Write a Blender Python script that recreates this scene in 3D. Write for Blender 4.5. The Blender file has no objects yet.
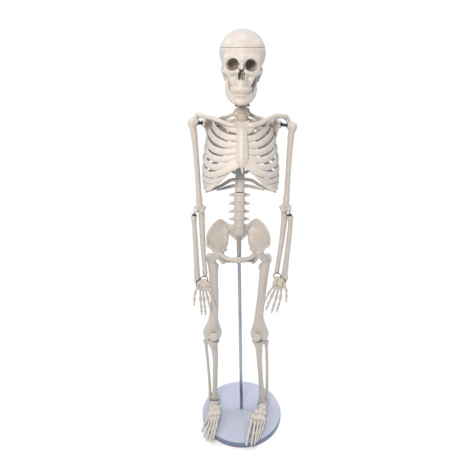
# Small anatomical skeleton on a round display stand, photographed close on a white sweep.
import bpy, math, random
import numpy as np
from mathutils import Vector, Matrix

random.seed(3)
rng = np.random.default_rng(3)
scene = bpy.context.scene
COL = scene.collection
V = Vector

# ------------------------------------------------------------------ camera model
FPX = 416.0                                    # focal length for a 475 px wide picture
PITCH = math.atan(187.5 / FPX)
CP, SP = math.cos(PITCH), math.sin(PITCH)
CAM_Z = 0.80
# distance from the rod (Y = 0) so that the rod meets the base top (z = 0.02)
_v = (237.5 - 408.0) / FPX
CAM_Y = -(0.78 * (CP + _v * SP) / (SP - _v * CP))


def P(px, py, Y):
    """A measured point of the skeleton: picture coordinates and depth Y (m) -> world metres."""
    u = (px - 237.5) / FPX
    v = (237.5 - py) / FPX
    dy = CP + v * SP
    t = (Y - CAM_Y) / dy
    return V((u * t, Y, CAM_Z + (v * CP - SP) * t))


# ------------------------------------------------------------------ implicit modelling
class Bone:
    """Smooth union of implicit shapes on a grid (millimetres), turned into one mesh."""

    def __init__(self, vox=0.8):
        self.vox = vox
        self.ops = []

    def ell(self, c, r, k=0.0, sub=False, rot=None):
        c = np.array(c, float); r = np.array(r, float)
        ext = np.full(3, r.max()) if rot is not None else r

        def f(X, Y, Z):
            x, y, z = X - c[0], Y - c[1], Z - c[2]
            if rot is not None:
                x, y, z = (rot[0][0] * x + rot[0][1] * y + rot[0][2] * z,
                           rot[1][0] * x + rot[1][1] * y + rot[1][2] * z,
                           rot[2][0] * x + rot[2][1] * y + rot[2][2] * z)
            k0 = np.sqrt((x / r[0]) ** 2 + (y / r[1]) ** 2 + (z / r[2]) ** 2)
            k1 = np.sqrt((x / r[0] ** 2) ** 2 + (y / r[1] ** 2) ** 2 + (z / r[2] ** 2) ** 2)
            return k0 * (k0 - 1.0) / np.maximum(k1, 1e-6)
        self.ops.append((c - ext, c + ext, f, k, sub))
        return self

    def poly(self, pts, rads, k=0.0, sub=False, flat=None):
        """Chain of tapered capsules; flat=(axis, factor) squashes the section along an axis."""
        pts = [np.array(p, float) for p in pts]
        if not hasattr(rads, '__len__'):
            rads = [rads] * len(pts)
        R = max(rads)
        lo = np.min(pts, axis=0) - R; hi = np.max(pts, axis=0) + R

        def f(X, Y, Z):
            out = None
            for a, b, ra, rb in zip(pts[:-1], pts[1:], rads[:-1], rads[1:]):
                ba = b - a
                L = max(float(ba @ ba), 1e-9)
                h = np.clip(((X - a[0]) * ba[0] + (Y - a[1]) * ba[1] + (Z - a[2]) * ba[2]) / L, 0, 1)
                dx, dy, dz = X - a[0] - h * ba[0], Y - a[1] - h * ba[1], Z - a[2] - h * ba[2]
                if flat:
                    n, q = flat
                    s = dx * n[0] + dy * n[1] + dz * n[2]
                    e = s * (q - 1.0)
                    dx, dy, dz = dx + n[0] * e, dy + n[1] * e, dz + n[2] * e
                hs = h * h * (3 - 2 * h)
                d = np.sqrt(dx * dx + dy * dy + dz * dz) - (ra + (rb - ra) * hs)
                if flat:
                    d = d / (0.5 + 0.5 * flat[1])
                out = d if out is None else np.minimum(out, d)
            return out
        self.ops.append((lo, hi, f, k, sub))
        return self

    def cyl(self, c, rx, ry, hz, k=0.0, waist=0.0, rnd=1.2, sub=False):
        c = np.array(c, float)
        e = np.array([rx, ry, hz])

        def f(X, Y, Z):
            z = (Z - c[2])
            w = 1.0 - waist * (1.0 - np.clip(np.abs(z) / hz, 0, 1) ** 2)
            r = np.sqrt(((X - c[0]) / (rx * w)) ** 2 + ((Y - c[1]) / (ry * w)) ** 2)
            d1 = (r - 1.0) * min(rx, ry) + rnd
            d2 = np.abs(z) - hz + rnd
            return np.minimum(np.maximum(d1, d2), 0) + np.sqrt(np.maximum(d1, 0) ** 2 + np.maximum(d2, 0) ** 2) - rnd
        self.ops.append((c - e, c + e, f, k, sub))
        return self

    def patch(self, grid, rad, k=0.0, n=(26, 26), sub=False):
        """Curved plate through a grid of control points with its own thickness."""
        g = np.array([[list(p) for p in row] for row in grid], float)
        r = np.array(rad, float)
        pts, rs = [], []

        def bern(ctrl, t):
            m = len(ctrl) - 1
            t = t * m
            i = min(int(t), m - 1)
            u = t - i
            p1, p2 = ctrl[i], ctrl[i + 1]
            p0 = ctrl[i - 1] if i > 0 else 2 * p1 - p2
            p3 = ctrl[i + 2] if i + 2 <= m else 2 * p2 - p1
            return 0.5 * (2 * p1 + (p2 - p0) * u + (2 * p0 - 5 * p1 + 4 * p2 - p3) * u * u
                          + (3 * p1 - p0 - 3 * p2 + p3) * u ** 3)
        for a in np.linspace(0, 1, n[0]):
            row = [bern(g[:, j], a) for j in range(g.shape[1])]
            rrow = [bern(r[:, j], a) for j in range(g.shape[1])]
            for b in np.linspace(0, 1, n[1]):
                pts.append(bern(np.array(row), b)); rs.append(float(bern(np.array(rrow), b)))
        pts = np.array(pts); rs = np.array(rs)
        R = rs.max()

        def f(X, Y, Z):
            out = np.full(X.shape, 6.0, np.float32)
            o = np.array([X[0, 0, 0], Y[0, 0, 0], Z[0, 0, 0]])
            sh = X.shape
            for p, q in zip(pts, rs):
                a = np.maximum(((p - q - 4 - o) / self.vox).astype(int), 0)
                b = np.minimum(((p + q + 4 - o) / self.vox).astype(int) + 2, sh)
                if (b <= a).any():
                    continue
                s = np.s_[a[0]:b[0], a[1]:b[1], a[2]:b[2]]
                d = np.sqrt((X[s] - p[0]) ** 2 + (Y[s] - p[1]) ** 2 + (Z[s] - p[2]) ** 2) - q
                out[s] = np.minimum(out[s], d)
            return out
        self.ops.append((pts.min(0) - R, pts.max(0) + R, f, k, sub))
        return self

    def field(self, blur=0):
        lo = np.min([o[0] for o in self.ops if not o[4]], axis=0) - 3 * self.vox - 1
        hi = np.max([o[1] for o in self.ops if not o[4]], axis=0) + 3 * self.vox + 1
        n = np.ceil((hi - lo) / self.vox).astype(int) + 1
        D = np.full(n, 30.0, np.float32)
        ax = [lo[i] + self.vox * np.arange(n[i]) for i in range(3)]
        for a, b, f, k, sub in self.ops:
            m = k + 3 * self.vox
            i0 = np.clip(np.floor((a - m - lo) / self.vox).astype(int), 0, n)
            i1 = np.clip(np.ceil((b + m - lo) / self.vox).astype(int) + 1, 0, n)
            if (i1 <= i0).any():
                continue
            s = np.s_[i0[0]:i1[0], i0[1]:i1[1], i0[2]:i1[2]]
            X, Y, Z = np.meshgrid(*[ax[i][i0[i]:i1[i]].astype(np.float32) for i in range(3)], indexing='ij')
            d = f(X, Y, Z).astype(np.float32)
            A = D[s]
            if sub:
                if k > 0:
                    h = np.maximum(k - np.abs(A + d), 0) / k
                    D[s] = np.maximum(A, -d) + h * h * k / 4
                else:
                    D[s] = np.maximum(A, -d)
            else:
                if k > 0:
                    h = np.maximum(k - np.abs(A - d), 0) / k
                    D[s] = np.minimum(A, d) - h * h * k / 4
                else:
                    D[s] = np.minimum(A, d)
        D = np.clip(D, -4, 4)
        for _ in range(blur):
            for axn in range(3):
                D = (np.roll(D, 1, axn) + 2 * D + np.roll(D, -1, axn)) / 4
        self.lo, self.D = lo, D
        return self

    def clip_z(self, z, keep_above, tilt=0.0):
        out = Bone(self.vox)
        zz = self.lo[2] + self.vox * np.arange(self.D.shape[2])
        xx = self.lo[0] + self.vox * np.arange(self.D.shape[0])
        pl = zz[None, :] - z - xx[:, None] * tilt
        pl = -pl if keep_above else pl
        out.lo = self.lo
        A, B = self.D, np.broadcast_to(pl[:, None, :].astype(np.float32), self.D.shape)
        k = 0.7
        h = np.maximum(k - np.abs(A - B), 0) / k
        out.D = np.maximum(A, B) + h * h * k / 4
        return out

    def nets(self):
        D, vox, lo = self.D, self.vox, self.lo
        n = np.array(D.shape)
        S = D < 0
        c = np.stack([S[i:n[0] - 1 + i, j:n[1] - 1 + j, k:n[2] - 1 + k] for i in (0, 1) for j in (0, 1) for k in (0, 1)])
        cnt = c.sum(0)
        act = (cnt > 0) & (cnt < 8)
        ci = np.argwhere(act)
        idx = np.full(act.shape, -1, np.int64)
        idx[act] = np.arange(len(ci))
        acc = np.zeros((len(ci), 3)); num = np.zeros(len(ci))
        corners = [(i, j, k) for i in (0, 1) for j in (0, 1) for k in (0, 1)]
        val = [D[ci[:, 0] + a, ci[:, 1] + b, ci[:, 2] + cc] for a, b, cc in corners]
        for e0 in range(8):
            for e1 in range(e0 + 1, 8):
                a, b = np.array(corners[e0]), np.array(corners[e1])
                if np.abs(a - b).sum() != 1:
                    continue
                va, vb = val[e0], val[e1]
                x = (va < 0) != (vb < 0)
                t = np.where(x, va / np.where(x, va - vb, 1), 0)
                p = a[None] + t[:, None] * (b - a)[None]
                acc[x] += p[x]; num[x] += 1
        vert = (ci + acc / np.maximum(num, 1)[:, None]) * vox + lo
        quads = []
        for axn in range(3):
            o1, o2 = [(1, 2), (2, 0), (0, 1)][axn]
            s0 = [slice(0, n[i] - 1) for i in range(3)]
            s1 = list(s0)
            s1[axn] = slice(1, n[axn])
            A, B = S[tuple(s0)], S[tuple(s1)]
            x = A != B
            sl = [slice(None)] * 3
            e = np.argwhere(x)
            e = e[(e[:, o1] > 0) & (e[:, o2] > 0)]
            fl = A[e[:, 0], e[:, 1], e[:, 2]]

            def at(d1, d2):
                q = e.copy(); q[:, o1] -= d1; q[:, o2] -= d2
                return idx[q[:, 0], q[:, 1], q[:, 2]]
            q = np.stack([at(0, 0), at(1, 0), at(1, 1), at(0, 1)], 1)
            q[~fl] = q[~fl][:, ::-1]
            q = q[:, ::-1] if False else q
            quads.append(q)
        quads = np.concatenate(quads)
        quads = quads[(quads >= 0).all(1)]
        return vert, quads


def mesh_from(name, vert, quads, mat, flip=False):
    me = bpy.data.meshes.new(name)
    me.from_pydata(vert.tolist(), [], quads.tolist())
    me.polygons.foreach_set('use_smooth', [True] * len(me.polygons))
    me.materials.append(mat)
    me.update()
    return me


def link(name, me, parent=None, loc=None):
    o = bpy.data.objects.new(name, me)
    COL.objects.link(o)
    if parent is not None:
        o.parent = parent
    if loc is not None:
        o.location = loc
    return o


def world_obj(name, vert_m, quads, mat, parent):
    """Mesh whose vertices are in world metres; origin moved to its middle, parents undone."""
    mid = (vert_m.min(0) + vert_m.max(0)) / 2
    me = mesh_from(name, vert_m - mid, quads, mat)
    o = bpy.data.objects.new(name, me)
    COL.objects.link(o)
    off = V(mid)
    q = parent
    o.parent = parent
    while q is not None:
        off = off - q.location
        q = q.parent
    o.location = off
    return o


def sdf_obj(name, bone, mat, parent, blur=0, xf=None):
    if not hasattr(bone, 'D'):
        bone.field(blur)
    v, q = bone.nets()
    v = v / 1000.0
    if xf is not None:
        M = np.array(xf)
        v = v @ M[:3, :3].T + M[:3, 3]
    return world_obj(name, v, q, mat, parent)


def spline(pts, n):
    pts = [np.array(p, float) for p in pts]
    m = len(pts) - 1
    # centripetal-ish: parametrise by chord length, then evaluate Catmull-Rom
    out = []
    seg = [np.linalg.norm(b - a) for a, b in zip(pts[:-1], pts[1:])]
    tot = sum(seg)
    for i in range(m):
        p1, p2 = pts[i], pts[i + 1]
        l = seg[i] + 1e-9
        p0 = pts[i - 1] if i > 0 else 2 * p1 - p2
        p3 = pts[i + 2] if i + 2 <= m else 2 * p2 - p1
        l0 = np.linalg.norm(p1 - p0) + 1e-9; l2 = np.linalg.norm(p3 - p2) + 1e-9
        m1 = ((p2 - p1) / l * l0 + (p1 - p0) / l0 * l) / (l0 + l) * l
        m2 = ((p3 - p2) / l2 * l + (p2 - p1) / l * l2) / (l + l2) * l
        k = max(2, int(round(n * seg[i] / tot)))
        for j in range(k + (1 if i == m - 1 else 0)):
            u = j / k
            out.append((2 * u ** 3 - 3 * u ** 2 + 1) * p1 + (u ** 3 - 2 * u ** 2 + u) * m1
                       + (-2 * u ** 3 + 3 * u ** 2) * p2 + (u ** 3 - u ** 2) * m2)
    return np.array(out)


def sweep(path, hw, tw, up=(0, 0, 1), seg=14, power=2.4):
    """Closed tube along a path (metres) with superellipse section: half height hw, half thickness tw."""
    n = len(path)
    hw = np.broadcast_to(hw, n); tw = np.broadcast_to(tw, n)
    T = np.gradient(path, axis=0)
    T /= np.linalg.norm(T, axis=1)[:, None] + 1e-12
    up = np.broadcast_to(np.array(up, float), (n, 3))
    B = up - (up * T).sum(1)[:, None] * T
    B /= np.linalg.norm(B, axis=1)[:, None] + 1e-12
    N = np.cross(T, B)
    a = np.linspace(0, 2 * np.pi, seg, endpoint=False)
    c, s = np.cos(a), np.sin(a)
    ex = 2.0 / power
    c = np.sign(c) * np.abs(c) ** ex; s = np.sign(s) * np.abs(s) ** ex
    rings = []
    ends = [(0, -1), (n - 1, 1)]
    for i in range(n):
        rings.append(path[i][None] + hw[i] * c[:, None] * B[i][None] + tw[i] * s[:, None] * N[i][None])
    # rounded ends
    pre, post = [], []
    for f, e in ((0.55, 0.75), (0.85, 0.4)):
        r = min(hw[0], tw[0])
        pre.insert(0, path[0][None] - T[0][None] * r * f + (rings[0] - path[0][None]) * e)
        r = min(hw[-1], tw[-1])
        post.append(path[-1][None] + T[-1][None] * r * f + (rings[n - 1] - path[-1][None]) * e)
    rings = pre + rings + post
    vert = np.concatenate(rings)
    q = []
    for i in range(len(rings) - 1):
        for j in range(seg):
            k = (j + 1) % seg
            q.append([i * seg + j, i * seg + k, (i + 1) * seg + k, (i + 1) * seg + j])
    nv = len(vert)
    vert = np.vstack([vert, rings[0].mean(0), rings[-1].mean(0)])
    L = (len(rings) - 1) * seg
    for j in range(seg):
        k = (j + 1) % seg
        q.append([nv, k, j, j][:3] + [])
        q.append([nv + 1, L + j, L + k])
    return vert, q


class QL(list):
    def tolist(self):
        return [list(x) for x in self]


def sweep_obj(name, path, hw, tw, mat, parent, **kw):
    v, q = sweep(np.array(path), hw, tw, **kw)
    return world_obj(name, v, QL(q), mat, parent)


def lathe(prof, seg=96):
    v, q = [], []
    for r, z in prof:
        for j in range(seg):
            a = 2 * math.pi * j / seg
            v.append((r * math.cos(a), r * math.sin(a), z))
    for i in range(len(prof) - 1):
        for j in range(seg):
            k = (j + 1) % seg
            q.append([i * seg + j, i * seg + k, (i + 1) * seg + k, (i + 1) * seg + j])
    n = len(v)
    v.append((0, 0, prof[0][1])); v.append((0, 0, prof[-1][1]))
    L = (len(prof) - 1) * seg
    for j in range(seg):
        k = (j + 1) % seg
        q.append([n, k, j]); q.append([n + 1, L + j, L + k])
    return np.array(v), QL(q)


# ------------------------------------------------------------------ materials
def principled(name):
    m = bpy.data.materials.new(name)
    m.use_nodes = True
    nt = m.node_tree
    return m, nt, nt.nodes['Principled BSDF']


def bone_material(name, a, b, rough=0.42, scale=90.0, bump=0.25, speck=None):
    m, nt, bs = principled(name)
    N, L = nt.nodes, nt.links
    tc = N.new('ShaderNodeTexCoord')
    n1 = N.new('ShaderNodeTexNoise'); n1.inputs['Scale'].default_value = scale
    n1.inputs['Detail'].default_value = 6; n1.inputs['Roughness'].default_value = 0.6
    L.new(tc.outputs['Object'], n1.inputs['Vector'])
    rp = N.new('ShaderNodeValToRGB')
    rp.color_ramp.elements[0].position = 0.25; rp.color_ramp.elements[0].color = (*a, 1)
    rp.color_ramp.elements[1].position = 0.72; rp.color_ramp.elements[1].color = (*b, 1)
    L.new(n1.outputs['Fac'], rp.inputs['Fac'])
    n3 = N.new('ShaderNodeTexNoise'); n3.inputs['Scale'].default_value = 260
    n3.inputs['Detail'].default_value = 3
    L.new(tc.outputs['Object'], n3.inputs['Vector'])
    r3 = N.new('ShaderNodeValToRGB')
    r3.color_ramp.elements[0].position = 0.28; r3.color_ramp.elements[0].color = (0.86, 0.83, 0.78, 1)
    r3.color_ramp.elements[1].position = 0.44; r3.color_ramp.elements[1].color = (1, 1, 1, 1)
    L.new(n3.outputs['Fac'], r3.inputs['Fac'])
    mx_ = N.new('ShaderNodeMix'); mx_.data_type = 'RGBA'; mx_.blend_type = 'MULTIPLY'
    mx_.inputs[0].default_value = 0.35
    L.new(rp.outputs['Color'], mx_.inputs[6]); L.new(r3.outputs['Color'], mx_.inputs[7])
    L.new(mx_.outputs[2], bs.inputs['Base Color'])
    n2 = N.new('ShaderNodeTexNoise'); n2.inputs['Scale'].default_value = 520
    n2.inputs['Detail'].default_value = 5
    L.new(tc.outputs['Object'], n2.inputs['Vector'])
    bp = N.new('ShaderNodeBump'); bp.inputs['Strength'].default_value = bump
    bp.inputs['Distance'].default_value = 0.0008
    L.new(n2.outputs['Fac'], bp.inputs['Height'])
    L.new(bp.outputs['Normal'], bs.inputs['Normal'])
    mr = N.new('ShaderNodeMapRange')
    mr.inputs['To Min'].default_value = rough - 0.08; mr.inputs['To Max'].default_value = rough + 0.1
    L.new(n1.outputs['Fac'], mr.inputs['Value'])
    L.new(mr.outputs['Result'], bs.inputs['Roughness'])
    bs.inputs['Specular IOR Level'].default_value = 0.42
    return m


BONE = bone_material('ivory bone plastic', (0.425, 0.399, 0.376), (0.478, 0.455, 0.434))
CART = bone_material('pale cartilage plastic', (0.460, 0.432, 0.406), (0.508, 0.482, 0.458), rough=0.45)
CREAM = bone_material('cream cartilage plastic', (0.478, 0.440, 0.376), (0.528, 0.490, 0.430), rough=0.45)
TOOTH = bone_material('tooth enamel', (0.430, 0.396, 0.362), (0.470, 0.438, 0.405), rough=0.36, bump=0.08)
KNEE = bone_material('warm bone plastic', (0.450, 0.420, 0.380), (0.500, 0.470, 0.430))
NECKB = bone_material('yellowed bone plastic', (0.470, 0.430, 0.340), (0.520, 0.480, 0.390))
GREYP = bone_material('grey socket plastic', (0.270, 0.262, 0.258), (0.300, 0.292, 0.288), rough=0.4)


def metal(name, col, rough):
    m, nt, bs = principled(name)
    bs.inputs['Metallic'].default_value = 1.0
    bs.inputs['Base Color'].default_value = (*col, 1)
    N, L = nt.nodes, nt.links
    tc = N.new('ShaderNodeTexCoord')
    n = N.new('ShaderNodeTexNoise'); n.inputs['Scale'].default_value = 60
    n.inputs['Detail'].default_value = 4
    L.new(tc.outputs['Object'], n.inputs['Vector'])
    mr = N.new('ShaderNodeMapRange')
    mr.inputs['To Min'].default_value = rough * 0.7; mr.inputs['To Max'].default_value = rough * 1.4
    L.new(n.outputs['Fac'], mr.inputs['Value'])
    L.new(mr.outputs['Result'], bs.inputs['Roughness'])
    return m


ROD = metal('blued steel', (0.275, 0.325, 0.395), 0.18)
WIRE = metal('dark steel wire', (0.100, 0.106, 0.112), 0.38)


def base_material(name, c0, c1):
    m, nt, bs = principled(name)
    N, L = nt.nodes, nt.links
    tc = N.new('ShaderNodeTexCoord')
    n = N.new('ShaderNodeTexNoise'); n.inputs['Scale'].default_value = 14
    n.inputs['Detail'].default_value = 5
    L.new(tc.outputs['Object'], n.inputs['Vector'])
    rp = N.new('ShaderNodeValToRGB')
    rp.color_ramp.elements[0].position = 0.3; rp.color_ramp.elements[0].color = (*c0, 1)
    rp.color_ramp.elements[1].position = 0.7; rp.color_ramp.elements[1].color = (*c1, 1)
    L.new(n.outputs['Fac'], rp.inputs['Fac'])
    L.new(rp.outputs['Color'], bs.inputs['Base Color'])
    n2 = N.new('ShaderNodeTexNoise'); n2.inputs['Scale'].default_value = 900
    L.new(tc.outputs['Object'], n2.inputs['Vector'])
    bp = N.new('ShaderNodeBump'); bp.inputs['Strength'].default_value = 0.12
    bp.inputs['Distance'].default_value = 0.0004
    L.new(n2.outputs['Fac'], bp.inputs['Height'])
    L.new(bp.outputs['Normal'], bs.inputs['Normal'])
    bs.inputs['Roughness'].default_value = 0.42
    return m


BASE = base_material('lavender grey lacquer', (0.352, 0.372, 0.468), (0.384, 0.402, 0.492))
EDGE = base_material('slate blue rim tone', (0.130, 0.180, 0.265), (0.150, 0.200, 0.285))  # darker, bluer tone for the rim of the base


def sweep_paper():
    m, nt, bs = principled('white studio paper')
    N, L = nt.nodes, nt.links
    tc = N.new('ShaderNodeTexCoord')
    n = N.new('ShaderNodeTexNoise'); n.inputs['Scale'].default_value = 8
    L.new(tc.outputs['Object'], n.inputs['Vector'])
    rp = N.new('ShaderNodeValToRGB')
    rp.color_ramp.elements[0].color = (0.88, 0.88, 0.88, 1)
    rp.color_ramp.elements[1].color = (0.89, 0.89, 0.89, 1)
    L.new(n.outputs['Fac'], rp.inputs['Fac'])
    L.new(rp.outputs['Color'], bs.inputs['Base Color'])
    bs.inputs['Roughness'].default_value = 0.9
    bs.inputs['Specular IOR Level'].default_value = 0.0
    return m


PAPER = sweep_paper()

# ------------------------------------------------------------------ things
FLOOR_Z = 0.0035


def empty(name, loc, label, cat):
    o = bpy.data.objects.new(name, None)
    COL.objects.link(o)
    o.empty_display_size = 0.05
    o.location = loc
    o['label'] = label
    o['category'] = cat
    return o


rod_foot = P(241.5, 408, 0.0)
BX = rod_foot.x
stand = empty('display_stand', (BX, -0.003, FLOOR_Z),
              'round lavender grey base with a thin upright blue steel rod, holding up the skeleton', 'display stand')
skel = empty('skeleton_model', (0.004, 0, 0.02),
             'small ivory plastic human skeleton model hanging upright on a steel rod, palms forward', 'skeleton')


def mm(p):
    return np.array(p, float) * 1000.0


def PM(px, py, Y):
    return mm(P(px, py, Y))


# ------------------------------------------------------------------ skull
def build_skull():
    O = P(242.2, 62, 0.0)
    roll = math.radians(2.4)
    M = Matrix.Translation(O) @ Matrix.Rotation(roll, 4, 'Y') @ Matrix.Rotation(math.radians(-1.0), 4, 'Z')
    b = Bone(0.62)
    b.ell((0, 6, 14.5), (37.6, 45, 34.9))
    b.ell((0, -16, 11.5), (33.5, 29, 30), 12)
    b.ell((0, 14, 0), (31, 32, 27), 10)
    b.ell((0, -18, -14), (20, 26, 14), 6)                         # skull base
    b.ell((0, -33, -29), (13.5, 18, 13), 5)                       # upper jaw
    arch = [(s * x, y, -39) for s, x, y in ((-1, 14, -22), (-1, 13.5, -34), (-1, 9.5, -46), (-1, 4, -50.5),
                                            (1, 4, -50.5), (1, 9.5, -46), (1, 13.5, -34), (1, 14, -22))]
    b.poly(arch, 4.0, 4)
    b.poly([(0, -48, -31), (0, -51, -37)], [3.5, 3], 4)
    for s in (-1, 1):
        b.poly([(s * 2, -45, 5), (s * 13, -43.5, 7.5), (s * 23.5, -37.5, 4.5)], [3.6, 3.2, 3.0], 9)      # brow
        b.poly([(s * 24.6, -37, 4.5), (s * 27.0, -33.5, -4), (s * 24.5, -34, -12)], [3.2, 2.6, 3.8], 3)  # outer rim
        b.poly([(s * 6, -44, -12), (s * 14, -42, -14.5), (s * 23.0, -36, -13.5), (s * 30.0, -20, -14),
                (s * 32.5, -4, -12.5), (s * 31, 6, -11)], [3.6, 4.6, 5.2, 3.4, 2.5, 2.6], 3.5)             # cheek
        b.poly([(s * 19, -36, -17), (s * 13, -36, -30)], [4.5, 4.5], 4)
        b.poly([(s * 28, 9, -14), (s * 26, 6, -27)], [7, 4], 5)                                          # mastoid
        b.ell((s * 37.5, -22, 0), (6, 12, 13), 6, sub=True)                                              # temple hollow
        b.ell((s * 14.9, -45, -3.2), (8.6, 17, 8.3), 2.0, sub=True)                                      # eye socket
        b.ell((s * 17.0, -45, -5.0), (6.4, 15, 6.2), 2.0, sub=True)
        b.ell((s * 12.6, -45, -0.6), (6.4, 15, 6.0), 2.0, sub=True)
        b.ell((s * 13.4, -30, -3.2), (8.0, 29, 7.8), 2.5, sub=True)
        b.ell((s * 11.5, -47.5, -21), (5, 4, 6), 3, sub=True)
        b.ell((s * 34, 2, -13), (3, 3, 3), 1, sub=True)
    b.poly([(0, -43, 5), (0, -47.5, -3), (0, -51.5, -11.5)], [4, 3.2, 2.4], 2.5)                         # nasal bones
    for s in (-1, 1):
        b.ell((s * 2.75, -48, -19.4), (2.5, 22, 5.9), 1.0, sub=True)
        b.ell((s * 1.5, -48, -14.5), (1.8, 18, 5.6), 1.0, sub=True)
        b.poly([(s * 17, -16, -16), (s * 17.5, -10, -34)], [6, 4], 4)
    b.field(1)
    skull = sdf_obj('skull', b.clip_z(21.3, False, math.tan(roll)), BONE, skel, xf=M)
    sdf_obj('skull_cap', b.clip_z(21.5, True, math.tan(roll)), BONE, skull, xf=M)

    j = Bone(0.62)
    low = [(-22.5, -4, -43), (-20.5, -20, -49), (-15, -37, -54), (-8.5, -45, -56.5), (0, -47, -57),
           (8.5, -45, -56.5), (15, -37, -54), (20.5, -20, -49), (22.5, -4, -43)]
    j.poly(low, [4, 4.4, 4.8, 5, 5, 5, 4.8, 4.4, 4])
    up = [(-17, -18, -45), (-14.5, -33, -47.5), (-9, -43, -48.5), (0, -46.5, -49), (9, -43, -48.5), (14.5, -33, -47.5),
          (17, -18, -45)]
    j.poly(up, [3.4, 3.8, 4, 4, 4, 3.8, 3.4], 5)
    j.ell((0, -49.5, -57), (8.5, 4.6, 4.6), 5)
    for s in (-1, 1):
        j.poly([(s * 22.5, -5, -43), (s * 23.5, -2, -30), (s * 24.5, 2, -17)], [4.2, 3.4, 3.4], 3, flat=((1, 0, 0), 1.25))
        j.poly([(s * 21.5, -14, -43), (s * 22.5, -13, -30), (s * 23.5, -13, -19)], [3.4, 3.0, 2.0], 3)
        j.ell((s * 24.5, 3, -16), (4.5, 3.2, 3.2), 2)
        j.ell((s * 10, -47.5, -53), (1.0, 2, 1.0), 0.6, sub=True)
    j.field(1)
    jaw = sdf_obj('jaw', j, BONE, skull, xf=M)

    def teeth(z0, grow, sgn):
        t = Bone(0.42)
        xs = [(2.1, -52.6), (6.0, -51.6), (9.3, -48.8), (11.6, -45.2), (13.3, -41), (14.4, -36), (14.9, -30)]
        wid = [2.1, 1.8, 1.9, 2.0, 2.2, 2.6, 2.8]
        for (x, y), w in zip(xs, wid):
            for s in (-1, 1):
                t.ell((s * x * grow, y * (1 if sgn > 0 else 0.985) + 1.5, z0), (w * 1.1, 2.1, 3.4), 1.5)
        return t
    sdf_obj('upper_teeth', teeth(-42.0, 1.0, 1), TOOTH, skull, xf=M)
    sdf_obj('lower_teeth', teeth(-47.4, 0.95, -1), TOOTH, skull, xf=M)
    return skull


build_skull()

# ------------------------------------------------------------------ spine
SPINE = [  # px, py, Y of the vertebral body centres used as guides
    P(242.2, 80, 0.010), P(242.3, 92, 0.005), P(242.2, 103, 0.001), P(242.0, 112, 0.000), P(241.8, 119, 0.006),
    P(241.2, 140, 0.020), P(240.4, 160, 0.022), P(239.9, 180, 0.012), P(239.6, 196, 0.004),
    P(239.3, 212, 0.000), P(239.0, 229, 0.004)]
spine_path = spline(SPINE, 400)
zs = spine_path[:, 2]


def spine_at(z):
    i = int(np.argmin(np.abs(zs - z)))
    return spine_path[i]


def vert_shape(kind):
    b = Bone(0.7)
    d = Bone(0.7)
    if kind == 'neck':
        b.cyl((0, 0, 0), 8.4, 6.4, 3.6, waist=0.05)
        for s in (-1, 1):
            b.poly([(s * 5, 3, 0), (s * 10.4, 2.6, -0.8)], [3.2, 3.0], 2)
            b.ell((s * 8.6, 2.2, -1.5), (1.8, 2.2, 1.6), 1)
            b.poly([(s * 6, 5, 0), (s * 5, 11, 0), (0, 14, -1)], [2.0, 1.9, 1.8], 2)
        b.poly([(0, 13, -1), (0, 21, -4)], [1.9, 1.6], 2)
        d.cyl((0, 0, -3.7), 8.2, 6.3, 1.6, rnd=0.8)
    elif kind == 'chest':
        b.cyl((0, 0, 0), 9.6, 7.8, 4.6, waist=0.10)
        for s in (-1, 1):
            b.poly([(s * 4, 6, 1), (s * 7, 11, 2), (s * 13.5, 15, 4)], [2.4, 2.4, 2.2], 2)
            b.poly([(s * 5, 10, 1), (0, 15, -1)], [2.2, 2.0], 2)
        b.poly([(0, 14, 0), (0, 22, -9)], [2.2, 1.5], 2)
        d.cyl((0, 0, -5.4), 9.3, 7.6, 1.7, rnd=0.8)
    else:
        b.cyl((0, 0, 0), 11.6, 8.8, 6.8, waist=0.17, rnd=2.0)
        for s in (-1, 1):
            b.poly([(s * 5, 6, 1), (s * 11, 8, 1.2), (s * 17.5, 8.5, 0.6)], [4.4, 3.7, 2.4], 2.5, flat=((0, 1, 0), 1.4))
            b.poly([(s * 6, 9, 4), (s * 6.5, 12, -7)], [2.4, 2.4], 2)
            b.poly([(s * 5, 11, 0), (0, 15, -1)], [2.4, 2.2], 2)
        b.poly([(0, 14, 1), (0, 24, -1)], [2.6, 2.6], 2)
        d.cyl((0, 0, -7.8), 10.9, 8.4, 2.2, rnd=0.9)
    out = []
    for bb, nm, mt in ((b, 'vertebra', NECKB if kind == 'neck' else BONE), (d, 'disc', CREAM if kind == 'neck' else CART)):
        bb.field(1)
        v, q = bb.nets()
        out.append(mesh_from(nm, v / 1000.0, q, mt))
    return out


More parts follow.
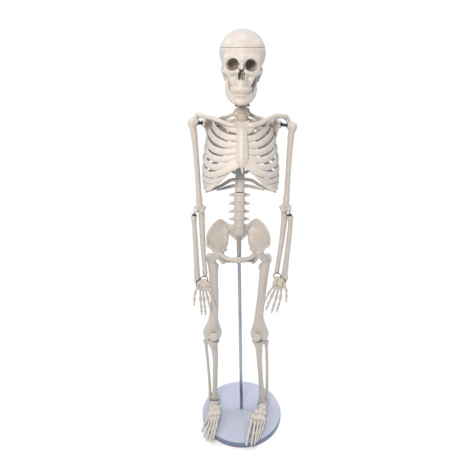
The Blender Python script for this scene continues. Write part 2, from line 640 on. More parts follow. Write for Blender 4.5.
zC1, zC7 = P(242.3, 83, 0.009).z, P(241.9, 114.5, 0.002).z
zT12, zL1 = P(239.8, 187.5, 0.010).z, P(239.6, 196.0, 0.004).z
zL5 = P(239.0, 228.5, 0.004).z
zT1 = zC7 - 0.0075
levels = []
for i in range(7):
    levels.append(('neck', zC1 + (zC7 - zC1) * i / 6, 1.0))
T_Z = []
for i in range(12):
    z = zT1 + (zT12 - zT1) * i / 11
    T_Z.append(z)
    levels.append(('chest', z, abs(zT12 - zT1) / 11 / 0.0110))
for i in range(5):
    levels.append(('lower back', zL1 + (zL5 - zL1) * i / 4, abs(zL5 - zL1) / 4 / 0.0160))
shapes = {k: vert_shape(k) for k in ('neck', 'chest', 'lower back')}
neck_step = abs(zC7 - zC1) / 6 / 0.0078
for kind, z, sc in levels:
    if kind == 'neck':
        sc = neck_step
    p = spine_at(z)
    a = spine_at(z + 0.008); c = spine_at(z - 0.008)
    t = V(a - c).normalized()
    vb = link('vertebra', shapes[kind][0], skel, V(p) - skel.location)
    pitch = math.atan2(-t.y, t.z)
    vb.rotation_euler = (pitch * 0.8, 0, 0)
    wide = 1.0
    vb.scale = (wide, wide, sc)
    if kind == 'neck':
        vb['label'] = 'neck vertebra with pale yellow disc'
    link('disc', shapes[kind][1], vb)

# ------------------------------------------------------------------ breastbone
st = Bone(0.7)
S = [[PM(236.4, 121.8, -.036), PM(242.3, 123.8, -.039), PM(248.4, 121.8, -.036)],
     [PM(237.6, 130, -.043), PM(242.2, 130, -.046), PM(247.0, 130, -.043)],
     [PM(238.3, 134, -.046), PM(242.0, 134, -.048), PM(246.1, 134, -.046)],
     [PM(237.4, 151, -.055), PM(241.9, 151, -.0575), PM(246.9, 151, -.055)],
     [PM(237.7, 161, -.060), PM(241.9, 161, -.062), PM(246.5, 161, -.060)],
     [PM(240.6, 166.5, -.062), PM(241.9, 166.5, -.063), PM(243.4, 166.5, -.062)]]
st.patch(S, [[2.5, 2.5, 2.5]] * 6, n=(70, 26))
st.poly([PM(235.9, 124.5, -.036), PM(238, 123.5, -.037)], [3.0, 2.6], 2)
st.poly([PM(248.6, 124.5, -.036), PM(246.5, 123.5, -.037)], [3.0, 2.6], 2)
st.poly([PM(237.5, 133.0, -.046), PM(246.6, 133.0, -.046)], [1.6, 1.6], 2)
sternum = sdf_obj('breastbone', st, BONE, skel, blur=2)
xi = Bone(0.6)
xi.poly([PM(242, 165.5, -.062), PM(242.2, 169.5, -.060), PM(242.4, 173.0, -.056)], [2.6, 2.6, 1.6], flat=((0, 1, 0), 1.5))
xiph = sdf_obj('breastbone_tip', xi, CART, sternum)

# ------------------------------------------------------------------ ribs
# left-of-picture measurements: outer point, front corner, halfway cartilage, end at the breastbone
RIBS = {
    1: ((219.0, 121.0), (224.5, 125.0), (230.0, 128.5), (237.0, 131.0)),
    2: ((213.0, 124.5), (219.5, 133.0), (228.5, 137.5), (237.4, 138.2)),
    3: ((209.3, 131.0), (216.5, 140.6), (227.0, 145.0), (237.8, 145.0)),
    4: ((206.9, 139.0), (213.5, 149.0), (224.5, 152.0), (237.8, 150.8)),
    5: ((205.3, 147.0), (211.5, 157.0), (223.0, 159.6), (237.8, 156.6)),
    6: ((204.0, 157.0), (210.5, 166.0), (222.5, 167.0), (238.2, 161.0)),
    7: ((203.6, 167.0), (209.3, 174.6), (221.0, 172.6), (238.8, 164.2)),
    8: ((203.6, 174.5), (208.5, 180.6), (216.5, 180.6), (231.0, 169.2)),
    9: ((204.0, 180.5), (208.0, 185.0), (213.5, 185.4), (221.5, 178.6)),
    10: ((204.8, 185.5), (206.6, 188.4), (209.5, 189.0), (213.0, 186.6)),
}
AXPX = 240.8
for side in (-1, 1):
    for i in range(1, 13):
        zb = T_Z[i - 1]
        sp = spine_at(zb)
        ax = float(sp[0])

        def mx(px):
            return px if side < 0 else 2 * AXPX - px
        head = V((ax + side * 0.008, sp[1] + 0.006, zb + 0.002))
        if i <= 10:
            o, c, m, e = RIBS[i]
            dy = 0.8 if side > 0 else 0.0
            fy = -0.040 - 0.0029 * i                        # depth of the breastbone end
            Yo = 0.002 if i > 1 else 0.0
            pe = P(mx(e[0]) if i >= 8 or side < 0 else 2 * 242.2 - e[0], e[1] + dy, fy if i < 8 else -0.056 + 0.004 * (i - 8))
            pm = P(mx(m[0]), m[1] + dy, fy + 0.004 if i < 8 else -0.050 + 0.004 * (i - 8))
            pc = P(mx(c[0]), c[1], -0.026 - 0.0012 * i if i < 8 else -0.033 + 0.003 * (i - 8))
            po = P(mx(o[0]), o[1], Yo)
            W = abs(po.x - ax)
            yb = max(sp[1] + 0.014, 0.026)
            p1 = V((ax + side * (0.008 + W * 0.22), yb + 0.008, zb + 0.003))
            p2 = V((ax + side * W * 0.66, yb + 0.007, zb + (po.z - zb) * 0.30))
            p3 = V((ax + side * W * 0.95, yb - 0.006, zb + (po.z - zb) * 0.68))
            pts = [head, p1, p2, p3, po, pc, pm, pe]
            path = spline(pts, 84)
            n = len(path)
            # bony rib up to the front corner, cartilage from there
            dist = np.linalg.norm(path - np.array(pc)[None], axis=1)
            kc = int(np.argmin(dist)) + 5
            tt = np.linspace(0, 1, n)
            hw = 0.0034 + 0.0021 * np.clip((tt - 0.05) / 0.5, 0, 1)
            if i == 1:
                hw = hw * 0.85
            if i >= 8:
                hw = hw * (0.92 - 0.05 * (i - 8))
                hw = hw * np.where(tt > 0.8, 1 - 1.6 * (tt - 0.8), 1)
            tw = np.full(n, 0.0022)
            # the flat of the rib faces outward; let its top lean towards the chest axis
            up = np.array([[(ax - q[0]) * 5.0, -(q[1] + 0.012) * 5.0, 1.0] for q in path])
            rb = sweep_obj('rib', path[:kc + 2], hw[:kc + 2], tw[:kc + 2], BONE, skel, up=up[:kc + 2])
            sweep_obj('rib_cartilage', path[kc - 1:], hw[kc - 1:] * 1.02, tw[kc - 1:] * 1.08, CART, rb, up=up[kc - 1:])
        else:
            if i == 11:
                q = [head, P(mx(230.0), 180.5, 0.030), P(mx(221.5), 185.5, 0.034), P(mx(212.5), 189.6, 0.024), P(mx(205.6), 192.2, 0.008)]
            else:
                q = [head, P(mx(230.5), 186.6, 0.026), P(mx(223.5), 188.4, 0.029), P(mx(217.0), 190.2, 0.024)]
            path = spline(q, 44)
            n = len(path)
            tt = np.linspace(0, 1, n)
            hw = 0.0033 * (1 - 0.6 * np.clip((tt - 0.6) / 0.4, 0, 1))
            sweep_obj('rib', path, hw, np.full(n, 0.002) * (1 - 0.4 * tt), BONE, skel)

# ------------------------------------------------------------------ shoulder girdle
CLAV = {-1: [(236.6, 125.3, -.038), (231.0, 125.0, -.040), (224.0, 122.6, -.037), (214.0, 118.8, -.022), (206.0, 116.6, -.010), (198.6, 114.8, .000)],
        1: [(248.2, 125.3, -.038), (254.0, 125.2, -.040), (260.0, 123.6, -.036), (268.0, 119.0, -.022), (277.0, 115.8, -.010), (286.2, 116.6, .000)]}
for s in (-1, 1):
    b = Bone(0.7)
    pts = spline([PM(*p) for p in CLAV[s]], 24)
    t = np.linspace(0, 1, len(pts))
    r = 3.6 + 1.4 * np.exp(-(t / 0.12) ** 2) + 0.5 * np.exp(-((1 - t) / 0.2) ** 2)
    b.poly(pts, list(r))
    sdf_obj('collarbone', b, BONE, skel, blur=1)

    def X(px):
        return px if s < 0 else 2 * 241.6 - px
    dy = 0 if s < 0 else 1.0
    b = Bone(0.8)
    g = [[PM(X(225), 117 + dy, .030), PM(X(214), 118.5 + dy, .034), PM(X(204.0), 121.5 + dy, .014)],
         [PM(X(226), 127 + dy, .040), PM(X(216), 128 + dy, .036), PM(X(205.5), 128 + dy, .020)],
         [PM(X(226.0), 142 + dy, .042), PM(X(217.5), 142 + dy, .038), PM(X(208.5), 140 + dy, .030)],
         [PM(X(221.0), 160 + dy, .042), PM(X(217.0), 160.5 + dy, .040), PM(X(213.5), 159 + dy, .036)]]
    b.patch(g, [[2.0, 1.5, 3.4], [1.7, 1.1, 2.2], [1.7, 1.1, 2.0], [2.2, 1.8, 2.2]], n=(60, 36))
    b.poly([PM(X(224), 121 + dy, .046), PM(X(212), 118 + dy, .045), PM(X(203), 115.5 + dy, .030), PM(X(197.5), 115.6 + dy, .010), PM(X(195.2), 118.0 + 2 * dy, .004)],
           [1.6, 2.4, 3.4, 4.8, 4.8], 2)                          # spine of the blade and acromion
    b.ell(PM(X(203.6), 123.5 + dy, .010), (4.6, 5.5, 7.0), 3)     # socket rim
    b.poly([PM(X(208), 119.0 + dy, .008), PM(X(205.5), 119.5 + dy, -.010), PM(X(203.5), 121.0 + dy, -.012)], [3.0, 2.6, 2.4], 2)
    sdf_obj('shoulder_blade', b, BONE, skel, blur=2)

# ------------------------------------------------------------------ arms
HUM = {-1: dict(head=(194.8, 121.8, .004), tub=(191.4, 123.0, .000), shaft=[(193.6, 131, .002), (195.6, 150, .003), (197.2, 170, .003), (198.3, 188, .002), (199.2, 200, .001)],
                el=(199.6, 208.4, .000)),
       1: dict(head=(290.6, 125.4, .004), tub=(293.4, 126.6, .000), shaft=[(291.2, 134, .002), (289.8, 150, .003), (288.4, 170, .003), (287.2, 188, .002), (286.4, 199, .001)],
               el=(285.6, 207.8, .000))}
for s in (-1, 1):
    h = HUM[s]
    b = Bone(0.75)
    b.poly([PM(*p) for p in [h['tub']] + h['shaft']], [6.2, 5.9, 5.1, 4.9, 5.1, 5.6])
    b.ell(PM(*h['head']) + (-s * 0.6, 0, 0), (7.8, 7.8, 7.6), 4)
    b.ell(PM(*h['tub']), (5.2, 6.4, 6.4), 4)
    el = PM(*h['el'])
    b.poly([PM(*h['shaft'][-1]), el + (0, 0, 3)], [5.3, 5.6], 4)
    b.ell(el + (0, 1, 2), (9.6, 4.6, 6.0), 4)
    b.ell(el + (s * 6.0, -2, -3.8), (5.4, 5.2, 5.0), 2.5)         # capitulum, outer side
    b.ell(el + (-s * 4.4, -1, -4.0), (5.6, 5.6, 5.4), 2.5)        # trochlea
    b.ell(el + (-s * 9.6, 1, 1.2), (3.2, 3.0, 3.2), 2.5)          # inner epicondyle
    b.ell(el + (s * 9.2, 1, 1.8), (2.4, 2.6, 3.0), 2.5)
    b.ell(el + (s * -1.0, -5.0, 1.5), (3.0, 2.6, 2.6), 1.6, sub=True)
    b.ell(el + (s * 1.4, -6, -3.4), (1.2, 4, 3.4), 1.2, sub=True)
    sdf_obj('upper_arm_bone', b, BONE, skel, blur=1)

FORE = {-1: dict(rad=[(193.8, 217.8, .000), (194.3, 226, -.001), (195.4, 244, -.005), (196.5, 262, -.010), (196.9, 274, -.014), (197.6, 279.4, -.016)],
                 uln=[(201.6, 214.4, .004), (201.9, 222, .002), (202.6, 240, -.004), (203.8, 258, -.009), (204.8, 268, -.012), (205.1, 274.0, -.014)],
                 pin=(194.0, 214.8, .000)),
        1: dict(rad=[(290.4, 217.8, .000), (290.4, 226, -.001), (288.4, 244, -.005), (286.2, 262, -.010), (284.9, 272, -.014), (284.4, 277.6, -.016)],
                uln=[(284.2, 213.6, .004), (284.0, 222, .002), (281.9, 240, -.004), (279.2, 256, -.009), (277.9, 265, -.012), (276.8, 271.4, -.014)],
                pin=(290.0, 214.8, .000))}
for s in (-1, 1):
    f = FORE[s]
    b = Bone(0.7)
    b.poly([PM(*p) for p in f['rad']], [5.4, 4.5, 5.0, 5.3, 5.9, 6.4])
    b.cyl(PM(*f['rad'][0]) + (0, 0, 1.5), 5.8, 5.8, 3.6, 1.5)
    b.ell(PM(*f['rad'][-1]), (6.8, 5.2, 4.4), 3)
    b.ell(PM(*f['rad'][-1]) + (s * 4.6, 0, -4), (2.2, 2.4, 3.4), 2)
    sdf_obj('radius_bone', b, BONE, skel, blur=1)
    b = Bone(0.7)
    b.poly([PM(*p) for p in f['uln']], [6.0, 5.7, 5.2, 4.6, 4.4, 4.8])
    u0 = PM(*f['uln'][0])
    b.poly([u0 + (0, 4, -3), u0 + (0, 8, 6), u0 + (0, 5, 10)], [5.2, 4.6, 3.6], 3)
    b.poly([u0 + (0, 0, -2), u0 + (0, -5, 0)], [4.8, 3.0], 3)
    b.ell(PM(*f['uln'][-1]) + (-s * 1.8, 2, -3.4), (1.6, 1.6, 2.8), 2)
    sdf_obj('ulna_bone', b, BONE, skel, blur=1)
    # steel pin and washer that let the radius turn at the elbow
    pz = P(*f['pin'])
    sweep_obj('elbow_pin', np.array([pz + V((-s * .0035, 0, 0.010)), pz, pz - V((0, 0, 0.004))]), [.0011] * 3, [.0011] * 3, WIRE, skel, up=(0, 1, 0), power=2)
    wv, wq = lathe([(.0014, -.0007), (.0044, -.0007), (.0047, 0.0), (.0044, .0007), (.0014, .0007)], 28)
    wv = np.array(Matrix.Rotation(math.radians(-s * 9), 3, 'Y')) @ wv.T
    world_obj('elbow_washer', wv.T + np.array(pz)[None] + np.array([[-s * .0008, -.001, 0]]), wq, WIRE, skel)
    sh = [(197.2, 123.0, .000), (203.0, 122.6, .008)] if s < 0 else [(288.0, 125.4, .000), (280.6, 124.4, .008)]
    A, Bq = np.array(P(*sh[0])), np.array(P(*sh[1]))
    # shoulder spring: a short dark coil
    n = 90
    tt = np.linspace(0, 1, n)
    ctr = A[None] + (Bq - A)[None] * tt[:, None]
    ang = tt * 2 * np.pi * 4.5 + 0.6 * np.sin(tt * 7)
    coil = ctr + (0.0025 + 0.0006 * tt[:, None]) * (np.cos(ang)[:, None] * np.array([[0, 1, 0]]) + np.sin(ang)[:, None] * np.array([[0, 0, 1]]))
    sweep_obj('shoulder_spring', coil, np.full(n, .0007), np.full(n, .0007), WIRE, skel, up=(1, 0.02, 0.01), seg=8, power=2)
    sweep_obj('shoulder_pin', np.array([A + (A - Bq) * .05, (A + Bq) / 2, Bq + (Bq - A) * .25]), [.0019] * 3, [.0019] * 3, WIRE, skel, up=(0, 0, 1), power=2)

# ------------------------------------------------------------------ hands and feet helpers


def small_bone(name, a, b, r, mat, parent, up=(0, 1, 0), waist=0.56, head=1.0):
    a, b = np.array(a), np.array(b)
    n = 15
    t = np.linspace(0, 1, n)
    path = a[None] + (b - a)[None] * t[:, None]
    L = np.linalg.norm(b - a)
    bow = np.sin(t * np.pi) * L * 0.035
    path = path + np.array([[0, -1, 0]]) * bow[:, None]
    prof = waist + (1 - waist) * (np.abs(2 * t - 1) ** 2.4)
    prof = prof * (1 + (head - 1) * t)
    prof[0] *= 0.86; prof[-1] *= 0.80
    return sweep_obj(name, path, r * prof, r * prof * 0.92, mat, parent, up=up, seg=10, power=2)


def digit(pts, rads, first, rest, mat, parent):
    for k in range(len(pts) - 1):
        a, b = np.array(pts[k]), np.array(pts[k + 1])
        d = (b - a)
        g = 0.0011 / max(np.linalg.norm(d), 1e-6)
        small_bone(first if k == 0 else rest, a + d * g * 0.8, b - d * g * 0.8, rads[k], mat, parent,
                   head=0.95 if k == 0 else (0.72 if k == len(pts) - 2 else 0.88))


HANDS = {
    -1: dict(carpal=[(199.3, 283.0), (202.2, 281.4), (205.2, 281.2), (207.8, 283.2), (199.2, 286.8), (202.2, 285.8), (205.0, 285.6), (207.7, 287.0)],
             fingers=[[(197.6, 286.8), (195.2, 292.4), (194.3, 299.2), (194.0, 305.2)],
                      [(200.2, 289.0), (200.4, 299.0), (201.2, 306.4), (201.5, 310.8), (201.6, 314.6)],
                      [(203.0, 289.2), (203.9, 299.6), (204.9, 307.2), (205.4, 311.4), (205.5, 315.0)],
                      [(205.6, 289.0), (207.6, 298.2), (209.4, 304.6), (210.3, 308.2), (210.8, 311.2)],
                      [(207.8, 288.6), (211.0, 295.6), (213.0, 300.4), (214.0, 303.2), (214.8, 305.8)]]),
    1: dict(carpal=[(276.0, 278.8), (279.2, 278.6), (282.2, 280.6), (284.2, 283.2), (274.8, 283.0), (277.6, 283.4), (280.6, 284.6), (283.0, 286.2)],
            fingers=[[(284.4, 284.4), (286.2, 289.8), (286.5, 295.8), (286.2, 301.6)],
                     [(281.2, 288.2), (280.6, 297.6), (278.8, 304.6), (277.6, 308.4), (276.8, 311.8)],
                     [(278.4, 287.8), (276.2, 298.0), (273.8, 305.4), (272.5, 309.4), (271.6, 313.0)],
                     [(275.6, 287.0), (271.8, 296.2), (268.6, 303.2), (267.2, 306.8), (266.2, 310.0)],
                     [(273.4, 286.0), (268.6, 293.0), (265.6, 298.8), (264.4, 302.2), (263.6, 305.4)]])}
for s in (-1, 1):
    h = HANDS[s]
    b = Bone(0.55)
    for j, (px, py) in enumerate(h['carpal']):
        c = PM(px, py, -.021 + (.002 if j % 2 else 0))
        b.ell(c, (4.6 + 0.3 * (j % 3), 4.0, 5.0 + 0.5 * ((j + 1) % 2)), 0.8)
    b.ell(PM(np.mean([c[0] for c in h['carpal']]), np.mean([c[1] for c in h['carpal']]), -.0205), (6.5, 2.8, 4.6), 1)
    hand = sdf_obj('hand', b, CREAM, skel, blur=1)
    hand['label'] = 'hand of small bones with yellowish wrist'
    for k, fp in enumerate(h['fingers']):
        n = len(fp)
        Y0 = -.021 if k else -.024
        fp = [(fp[0][0] + (fp[0][0] - fp[1][0]) * .13, fp[0][1] + (fp[0][1] - fp[1][1]) * .13)] + fp[1:]
        pts = [P(x, y, Y0 - (0.002, 0.006, 0.010, 0.009, 0.007)[min(j, 4)]) for j, (x, y) in enumerate(fp)]
        r = [.0043, .0041, .0037, .0033] if k else [.0045, .0041, .0037]
        if k == 4:
            r = [x * 0.88 for x in r]
        digit(pts, r, 'palm_bone', 'finger_bone', BONE, hand)

WIRES = {-1: [[(196.8, 286.0, -.029), (196.5, 281.8, -.026), (199.2, 279.4, -.024), (203.0, 276.6, -.022), (207.0, 277.0, -.020), (208.0, 281.4, -.026)]],
         1: [[(274.0, 277.0, -.027), (273.8, 274.2, -.022), (277.2, 273.0, -.021), (280.2, 274.4, -.022), (281.0, 277.4, -.027)],
             [(283.6, 279.0, -.026), (286.0, 281.4, -.026)]]}
for s in (-1, 1):
    for w in WIRES[s]:
        path = spline([P(*p) for p in w], 30)
        sweep_obj('wrist_wire', path, np.full(len(path), .0009), np.full(len(path), .0009), WIRE, skel, up=(0.1, 1, 0.1), seg=8, power=2)

# ------------------------------------------------------------------ pelvis


def build_hip(s):
    def X(px):
        return px if s < 0 else 2 * 238.2 - px
    dy = 0.0 if s < 0 else -0.4

    def q(px, py, Y):
        return PM(X(px), py + dy, Y)
    b = Bone(0.8)
    g = [[q(226.4, 223.2, .021), q(219.6, 219.8, .016), q(211.6, 226.4, .009), q(207.3, 236.0, -.003), q(206.9, 244.5, -.020)],
     [q(227.8, 228.5, .016), q(221.2, 228.5, .014), q(214.0, 233.0, .006), q(209.8, 240.0, -.006), q(208.4, 246.6, -.020)],
     [q(227.4, 236.0, .008), q(223.0, 238.0, .004), q(217.8, 241.0, -.003), q(213.6, 244.6, -.010), q(210.8, 247.8, -.020)],
     [q(226.2, 243.5, .001), q(224.0, 245.6, -.004), q(220.4, 247.6, -.010), q(216.6, 249.0, -.014), q(214.0, 249.8, -.017)]]
    b.patch(g, [[2.2, 2.1, 2.0, 2.1, 2.6], [2.2, 2.0, 2.0, 2.0, 2.4], [2.2, 2.2, 2.2, 2.4, 2.6], [2.8, 3.0, 3.2, 3.4, 3.2]], n=(46, 56))
    b.poly([q(227.0, 236, .008), q(226.4, 242, .003), q(224.8, 248.0, -.005), q(221.5, 253.0, -.012)], [1.8, 2.4, 3.6, 4.8], 5)
    b.ell(q(217.4, 253.2, -.012), (8.2, 8.6, 8.4), 5)                                        # socket mass
    b.ell(q(212.6, 255.8, -.013), (7.2, 8.0, 7.4), 2, sub=True)
    b.poly([q(213.6, 250.2, -.018), q(218.5, 252.5, -.017)], [3.6, 4.6], 4)                  # front lower spine
    b.poly([q(220.5, 254.0, -.018), q(225.6, 258.0, -.030), q(231.0, 259.6, -.038), q(236.9, 259.4, -.043)], [4.6, 4.0, 3.9, 4.2], 3)  # upper pubic branch
    b.poly([q(236.8, 259.2, -.043), q(236.6, 261.8, -.041)], [3.8, 3.4], 3)
    b.poly([q(236.4, 261.6, -.040), q(231.0, 261.4, -.020), q(224.5, 260.8, .000)], [3.0, 2.8, 4.0], 2)       # lower branch
    b.poly([q(219.0, 255.0, -.008), q(221.0, 259.0, .002), q(223.4, 261.6, .004)], [6.4, 5.2, 5.4], 3)        # sit bone
    b.poly([q(222.5, 251.0, .000), q(226.0, 249.8, .006), q(227.4, 249.2, .006)], [3.2, 2.0, 1.3], 2)         # inner spine
    sdf_obj('hip_bone', b, BONE, skel, blur=2)


for s in (-1, 1):
    build_hip(s)

pb = Bone(0.6)
pb.cyl(PM(238.5, 260.0, -.0425), 2.4, 3.8, 4.4, rnd=1.2)
pub = sdf_obj('pubic_joint', pb, CREAM, skel)

sa = Bone(0.75)
g = [[PM(226.6, 225.0, .018), PM(232.6, 227.4, .012), PM(238.8, 232.6, .003), PM(245.0, 227.2, .012), PM(250.4, 224.6, .018)],
     [PM(227.6, 230.0, .022), PM(233.4, 233.4, .012), PM(238.8, 235.2, .005), PM(244.0, 233.2, .012), PM(249.2, 229.8, .022)],
     [PM(230.0, 234.0, .024), PM(234.6, 236.4, .016), PM(238.8, 237.4, .010), PM(243.0, 236.2, .016), PM(247.4, 233.6, .024)],
     [PM(235.6, 239.0, .026), PM(237.2, 240.4, .022), PM(238.8, 241.0, .018), PM(240.6, 240.4, .022), PM(242.0, 239.0, .026)]]
sa.patch(g, [[4.0, 4.6, 4.6, 4.6, 4.0], [2.8, 3.2, 3.6, 3.2, 2.8], [2.2, 2.6, 2.8, 2.6, 2.2], [1.4, 1.8, 2.0, 1.8, 1.4]], n=(56, 56))
for s in (-1, 1):
    sa.poly([PM(238.6 + s * 8.5, 229.0, .014), PM(238.6 + s * 11.0, 227.5, .018)], [4.0, 3.6], 3)
sdf_obj('sacrum', sa, BONE, skel, blur=2)
a_, b_ = P(238.8, 236.0, .006), P(239.1, 254.6, .004)
sweep_obj('rod_socket', np.array([a_ + (b_ - a_) * t for t in np.linspace(0, 1, 12)]), np.full(12, .0045), np.full(12, .0045), GREYP, skel, up=(0, 1, 0), seg=28, power=2)

# ------------------------------------------------------------------ legs
LEGS = {
    -1: dict(head=(217.0, 254.6, -.012), neck=(213.0, 258.0, -.006), troch=(210.6, 259.4, .000),
             shaft=[(213.0, 267, -.003), (213.7, 280, -.006), (214.5, 298, -.010), (213.8, 314, -.013), (212.9, 325, -.014)],
             con=[(207.9, 333.4, -.010), (217.0, 333.4, -.010)], knee=(212.6, 332, -.013),
             cap=(213.6, 336.8, -.030), minor=(217.0, 266.0, .004),
             tib=[(213.0, 342.4, -.010), (214.6, 349, -.009), (215.5, 360, -.006), (215.2, 374, -.003), (214.9, 388, .001), (214.8, 397, .003)],
             fib=[(205.8, 341.0, -.005), (206.2, 347, -.003), (207.6, 360, .000), (208.9, 374, .002), (209.8, 388, .004), (210.0, 398.5, .005)]),
    1: dict(head=(260.0, 254.4, -.012), neck=(264.0, 258.0, -.006), troch=(267.0, 259.8, .000),
            shaft=[(264.6, 267, -.003), (263.2, 280, -.006), (261.2, 298, -.010), (259.2, 314, -.013), (258.8, 325, -.014)],
            con=[(255.2, 334.4, -.010), (263.8, 334.4, -.010)], knee=(259.0, 332, -.013),
            cap=(256.6, 337.2, -.030), minor=(260.0, 266.6, .004),
            tib=[(258.6, 343.0, -.010), (259.0, 349, -.009), (259.4, 360, -.006), (260.4, 374, -.003), (261.4, 388, .001), (261.8, 401, .003)],
            fib=[(266.2, 342.2, -.005), (266.5, 348, -.003), (266.9, 360, .000), (267.2, 374, .002), (267.0, 388, .004), (266.4, 402.5, .005)])}
for s in (-1, 1):
    g = LEGS[s]
    b = Bone(0.85)
    b.poly([PM(*g['troch'])] + [PM(*p) for p in g['shaft']], [8.0, 9.8, 9.0, 8.6, 9.2, 10.6])
    b.ell(PM(*g['troch']) + (s * 1.6, 3, 3), (7.4, 9.0, 10.0), 5)
    b.poly([PM(*g['head']), PM(*g['neck'])], [6.4, 8.4], 5)
    b.ell(PM(*g['head']), (7.8, 7.8, 7.8), 2.5)
    b.ell(PM(*g['minor']) + (s * 1.5, 0, 0), (4.6, 4.6, 6), 7)
    b.poly([PM(*g['shaft'][-1]), PM(*g['knee'])], [10.6, 12.5], 1)
    for c in g['con']:
        b.poly([PM(*g['shaft'][3]), PM(*c) + (0, 0, 6)], [6.5, 9.0], 3)
        b.ell(PM(*c) + (0, 0, 1.5), (9.0, 13.0, 14.0), 6)
        b.ell(PM(*c) + (0, -7, 3), (7.4, 7.0, 9.5), 5)
    mid = (PM(*g['con'][0]) + PM(*g['con'][1])) / 2
    b.ell(mid + (0, -14, -3), (2.6, 5, 8), 4, sub=True)
    b.ell(mid + (0, 2, -12), (3.2, 16, 6), 3, sub=True)
    sdf_obj('thigh_bone', b, BONE, skel, blur=1)

    b = Bone(0.7)
    b.ell(PM(*g['cap']), (9.6, 4.8, 8.6))
    b.ell(PM(*g['cap']) + (0, 0.6, -4.5), (6.6, 3.8, 6.6), 4)
    sdf_obj('kneecap', b, KNEE, skel, blur=1)

    b = Bone(0.8)
    T = [PM(*p) for p in g['tib']]
    b.poly(T, [10.0, 7.4, 6.0, 5.5, 5.7, 7.0])
    b.ell(T[0] + (-6, 3, 3.5), (8.6, 11.0, 5.2), 4)
    b.ell(T[0] + (6, 3, 3.5), (8.6, 11.0, 5.2), 4)
    b.ell(T[0] + (0, -9, -7), (4.4, 4, 7), 4)
    b.ell(T[-1] + (0, 0, 2), (9.6, 8.2, 6.4), 4)
    b.ell(T[-1] + (-s * 7.4, -1, -4), (3.4, 5.0, 6.2), 3)
    sdf_obj('shin_bone', b, BONE, skel, blur=1)

    b = Bone(0.7)
    Fp = [PM(*p) for p in g['fib']]
    b.poly(Fp, [4.6, 3.4, 3.3, 3.2, 3.4, 3.8])
    b.ell(Fp[0] + (0, 0, 1), (6.0, 5.8, 6.2), 3)
    b.ell(Fp[-1], (3.8, 5.0, 7.0), 3)
    sdf_obj('calf_bone', b, BONE, skel, blur=1)

# ------------------------------------------------------------------ feet
ZB = 0.0202


def ground(px, py, z):
    """Point of the foot at a known height above the base top."""
    u = (px - 237.5) / FPX
    v = (237.5 - py) / FPX
    dy = CP + v * SP
    dz = v * CP - SP
    t = (z - CAM_Z) / dz
    return V((u * t, CAM_Y + dy * t, z))


FEET = {
    -1: dict(talus=(215.0, 401.5, .046), tarsal=[(217.8, 408.6, .042), (214.6, 408.6, .042), (211.6, 409.6, .038), (218.6, 413.2, .038), (216.0, 414.0, .040), (213.4, 414.4, .038), (210.2, 414.6, .034)],
             heel=[(214.2, 398, .030), (214.0, 403.5, .030)],
             toes=[[(218.0, 416.4, .036), (215.6, 428.0, .029), (214.2, 433.6, .026), (213.2, 438.6, .0245)],
                   [(215.4, 417.0, .037), (212.3, 431.0, .029), (211.2, 435.6, .027), (210.5, 438.6, .0255), (209.8, 441.6, .0245)],
                   [(213.2, 417.4, .036), (209.2, 430.6, .028), (207.9, 435.0, .026), (207.0, 438.0, .025), (206.3, 440.6, .024)],
                   [(211.2, 417.4, .034), (206.6, 428.6, .027), (205.3, 432.6, .025), (204.5, 435.2, .0245), (203.9, 437.4, .024)],
                   [(209.2, 416.8, .031), (204.2, 425.0, .026), (202.9, 428.4, .025), (202.2, 430.6, .0245), (201.7, 432.4, .024)]]),
    1: dict(talus=(262.0, 406.0, .046), tarsal=[(256.6, 412.6, .042), (260.4, 412.8, .042), (263.8, 413.4, .038), (253.0, 417.2, .038), (256.2, 418.4, .040), (259.6, 419.0, .038), (263.2, 419.2, .034)],
            heel=[(264.0, 402, .030), (263.0, 408, .030)],
            toes=[[(251.8, 420.2, .036), (248.6, 433.0, .029), (247.3, 439.0, .026), (246.4, 445.0, .0245)],
                  [(255.0, 421.2, .037), (253.2, 435.0, .029), (252.3, 439.4, .027), (251.8, 442.6, .0255), (251.4, 445.8, .0245)],
                  [(258.2, 421.8, .036), (256.2, 434.8, .028), (255.4, 438.8, .026), (254.9, 441.8, .025), (254.5, 444.6, .024)],
                  [(261.2, 422.0, .034), (259.0, 433.2, .027), (258.0, 437.0, .025), (257.4, 439.6, .0245), (256.9, 442.0, .024)],
                  [(264.2, 421.6, .031), (262.2, 430.4, .026), (261.2, 433.6, .025), (260.6, 435.8, .0245), (260.1, 437.8, .024)]])}
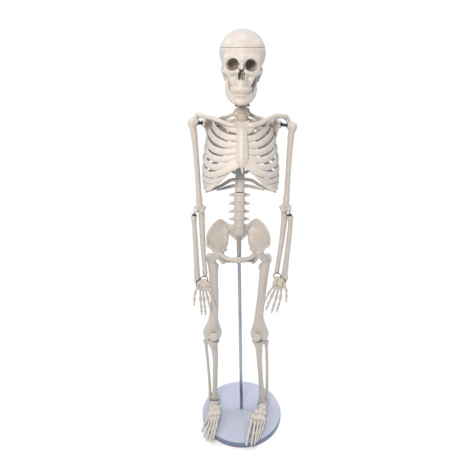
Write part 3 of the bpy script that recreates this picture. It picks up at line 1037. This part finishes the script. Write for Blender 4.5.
for s in (-1, 1):
    g = FEET[s]
    b = Bone(0.6)
    for j, p in enumerate(g['tarsal']):
        b.ell(mm(ground(*p)), (6.0 - 0.5 * (j % 2), 7.6 - 0.8 * (j % 3), 6.6), 2.2)
    b.ell(mm(np.mean([np.array(ground(*p)) for p in g['tarsal']], axis=0)) - (0, 0, 1), (9.0, 9.5, 5.6), 1.5)
    foot = sdf_obj('foot', b, CREAM, skel, blur=1)
    foot['label'] = 'foot of small bones with yellowish instep'
    b = Bone(0.7)
    tl = mm(ground(*g['talus']))
    b.ell(tl + (0, 0, -3), (9.0, 9.5, 7.0))
    b.poly([tl + (0, -4, -5), mm(ground(*g['tarsal'][1])) + (0, 4, 0)], [6.5, 5.5], 3)
    sdf_obj('ankle_bone', b, BONE, foot, blur=1)
    b = Bone(0.8)
    hl = [mm(ground(*p)) for p in g['heel']]
    hz = 1000 * ZB
    hp = [np.array((hl[0][0], hl[0][1] + 14, hz + 8.5)), np.array((hl[0][0], hl[0][1], hz + 10)), mm(ground(*g['tarsal'][2])) + (0, 6, -3)]
    b.poly(hp, [8.4, 8.0, 6.0])
    sdf_obj('heel_bone', b, BONE, foot, blur=1)
    for k, tp in enumerate(g['toes']):
        pts = [ground(*p) for p in tp]
        r = [.0060, .0056, .0050] if k == 0 else [.0050, .0041, .0036, .0033]
        if k == 4:
            r = [.0046, .0037, .0032, .0029]
        digit(pts, r, 'instep_bone', 'toe_bone', BONE, foot)

# ankle gaps: thin dark strips standing in for shade between shin and foot
for s in (-1, 1):
    y = 400.2 if s < 0 else 405.4
    xs = (210.6, 215.0, 219.0) if s < 0 else (257.4, 261.6, 265.6)
    path = spline([P(xs[0], y - .6, -.0085), P(xs[1], y + .3, -.011), P(xs[2], y - .4, -.0085)], 16)
    sweep_obj('ankle_gap_shade', path, np.full(len(path), .0008), np.full(len(path), .0008), WIRE, skel, up=(0, 0, 1), seg=8, power=2)

# ------------------------------------------------------------------ stand


R = 0.0917
zt = 0.020
prof = [(R - .0012, FLOOR_Z + .0002), (R, FLOOR_Z + .0008)]
prof += [(R, zt - .0022)]
for a in (15, 30, 45, 60, 75, 90):
    prof.append((R - .0020 + .0020 * math.cos(math.radians(a)), zt - .0020 + .0020 * math.sin(math.radians(a))))
prof += [(R - .012, zt + .0001), (R * .5, zt + .0001), (0.01, zt + .0001)]
v, q = lathe(prof)
v = v + np.array([[BX, -0.0035, 0]])
base = world_obj('base', v, q, BASE, stand)
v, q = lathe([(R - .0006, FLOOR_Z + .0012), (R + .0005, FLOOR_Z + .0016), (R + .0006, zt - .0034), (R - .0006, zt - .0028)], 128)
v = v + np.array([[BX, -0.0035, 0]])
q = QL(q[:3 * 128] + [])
world_obj('darker_rim', v[:-2], q, EDGE, base)  # separate darker, bluer ring around the side of the base
md = base.modifiers.new('edges', 'EDGE_SPLIT'); md.split_angle = math.radians(50)

top = P(239.0, 250, .0045)
bot = V((BX, 0, zt - .006))
rp = np.array([bot + (top - bot) * t for t in np.linspace(0, 1, 24)])
sweep_obj('rod', rp, np.full(24, .0034), np.full(24, .0034), ROD, stand, up=(0, 1, 0), seg=28, power=2)
v, q = lathe([(.0046, zt), (.0046, zt + .0012), (.0042, zt + .0016), (.0030, zt + .0016)], 40)
v = v + np.array([[BX, 0, 0]])
world_obj('rod_collar', v, q, ROD, stand)
# dark grub screw clamp where the rod enters the pelvis
cc = P(239.1, 255.6, .0035)
sweep_obj('rod_clamp', np.array([cc + V((0, 0, .0012)), cc, cc - V((0, 0, .003))]), [.0038] * 3, [.0038] * 3, WIRE, stand, up=(0, 1, 0), seg=20, power=2)

# ------------------------------------------------------------------ setting: one white paper sweep
prof = [(0.02, FLOOR_Z), (0.3, FLOOR_Z), (0.8, FLOOR_Z), (1.4, FLOOR_Z)]
for a in np.linspace(6, 90, 15):
    prof.append((1.4 + 0.8 * math.sin(math.radians(a)), FLOOR_Z + 0.8 - 0.8 * math.cos(math.radians(a))))
prof.append((2.2, 3.6))
v, q = lathe(prof, 96)
q = QL([f for f in q if len(v) - 1 not in f                     # open at the top and behind the photographer
        and not (max(v[i][2] for i in f) > FLOOR_Z + 1e-4 and sum(v[i][1] for i in f) / len(f) < -0.25)])
v = v[:-1]
paper = link('floor', mesh_from('floor', v, q, PAPER))
paper['kind'] = 'structure'
paper['label'] = 'plain white studio floor curving up into a white backdrop behind and at both sides'

# ------------------------------------------------------------------ light: white studio
w = bpy.data.worlds.new('World')
scene.world = w
w.use_nodes = True
bg = w.node_tree.nodes['Background']
bg.inputs['Color'].default_value = (0.86, 0.94, 1.0, 1)
bg.inputs['Strength'].default_value = 0.45


def area(name, loc, target, size, power, col):
    l = bpy.data.lights.new(name, 'AREA')
    l.shape = 'DISK'; l.size = size; l.energy = power; l.color = col
    o = bpy.data.objects.new(name, l)
    COL.objects.link(o)
    o.location = loc
    d = V(target) - V(loc)
    o.rotation_euler = d.to_track_quat('-Z', 'Y').to_euler()
    return o


area('softbox', (-0.16, -0.74, 0.98), (0, 0, 0.55), 0.20, 7.4, (1.0, 0.86, 0.74))
area('added_overhead_fill', (0.0, 0.2, 7.0), (0, 0.3, 0.0), 3.6, 185.0, (0.97, 0.985, 1.0))  # added overhead lamp that keeps floor and backdrop white
for sx in (-1, 1):
    area('added_backdrop_fill', (sx * 1.9, 0.7, 2.6), (sx * 0.9, 2.2, 0.8), 0.9, 26.0, (0.97, 0.985, 1.0))  # added pair, brightens the backdrop towards its edges

# ------------------------------------------------------------------ camera
cam = bpy.data.cameras.new('camera')
cam.sensor_fit = 'HORIZONTAL'
cam.sensor_width = 36.0
cam.lens = 36.0 * FPX / 475.0
cam.clip_start = 0.01
cam.clip_end = 100
co = bpy.data.objects.new('camera', cam)
COL.objects.link(co)
co.location = (0, CAM_Y, CAM_Z)
co.rotation_euler = (math.pi / 2 - PITCH, 0, 0)
scene.camera = co

scene.render.engine = 'CYCLES'
scene.cycles.max_bounces = 10
scene.cycles.diffuse_bounces = 6
scene.view_settings.view_transform = 'Standard'
scene.view_settings.look = 'None'
scene.view_settings.exposure = 0.0
scene.view_settings.gamma = 1.0
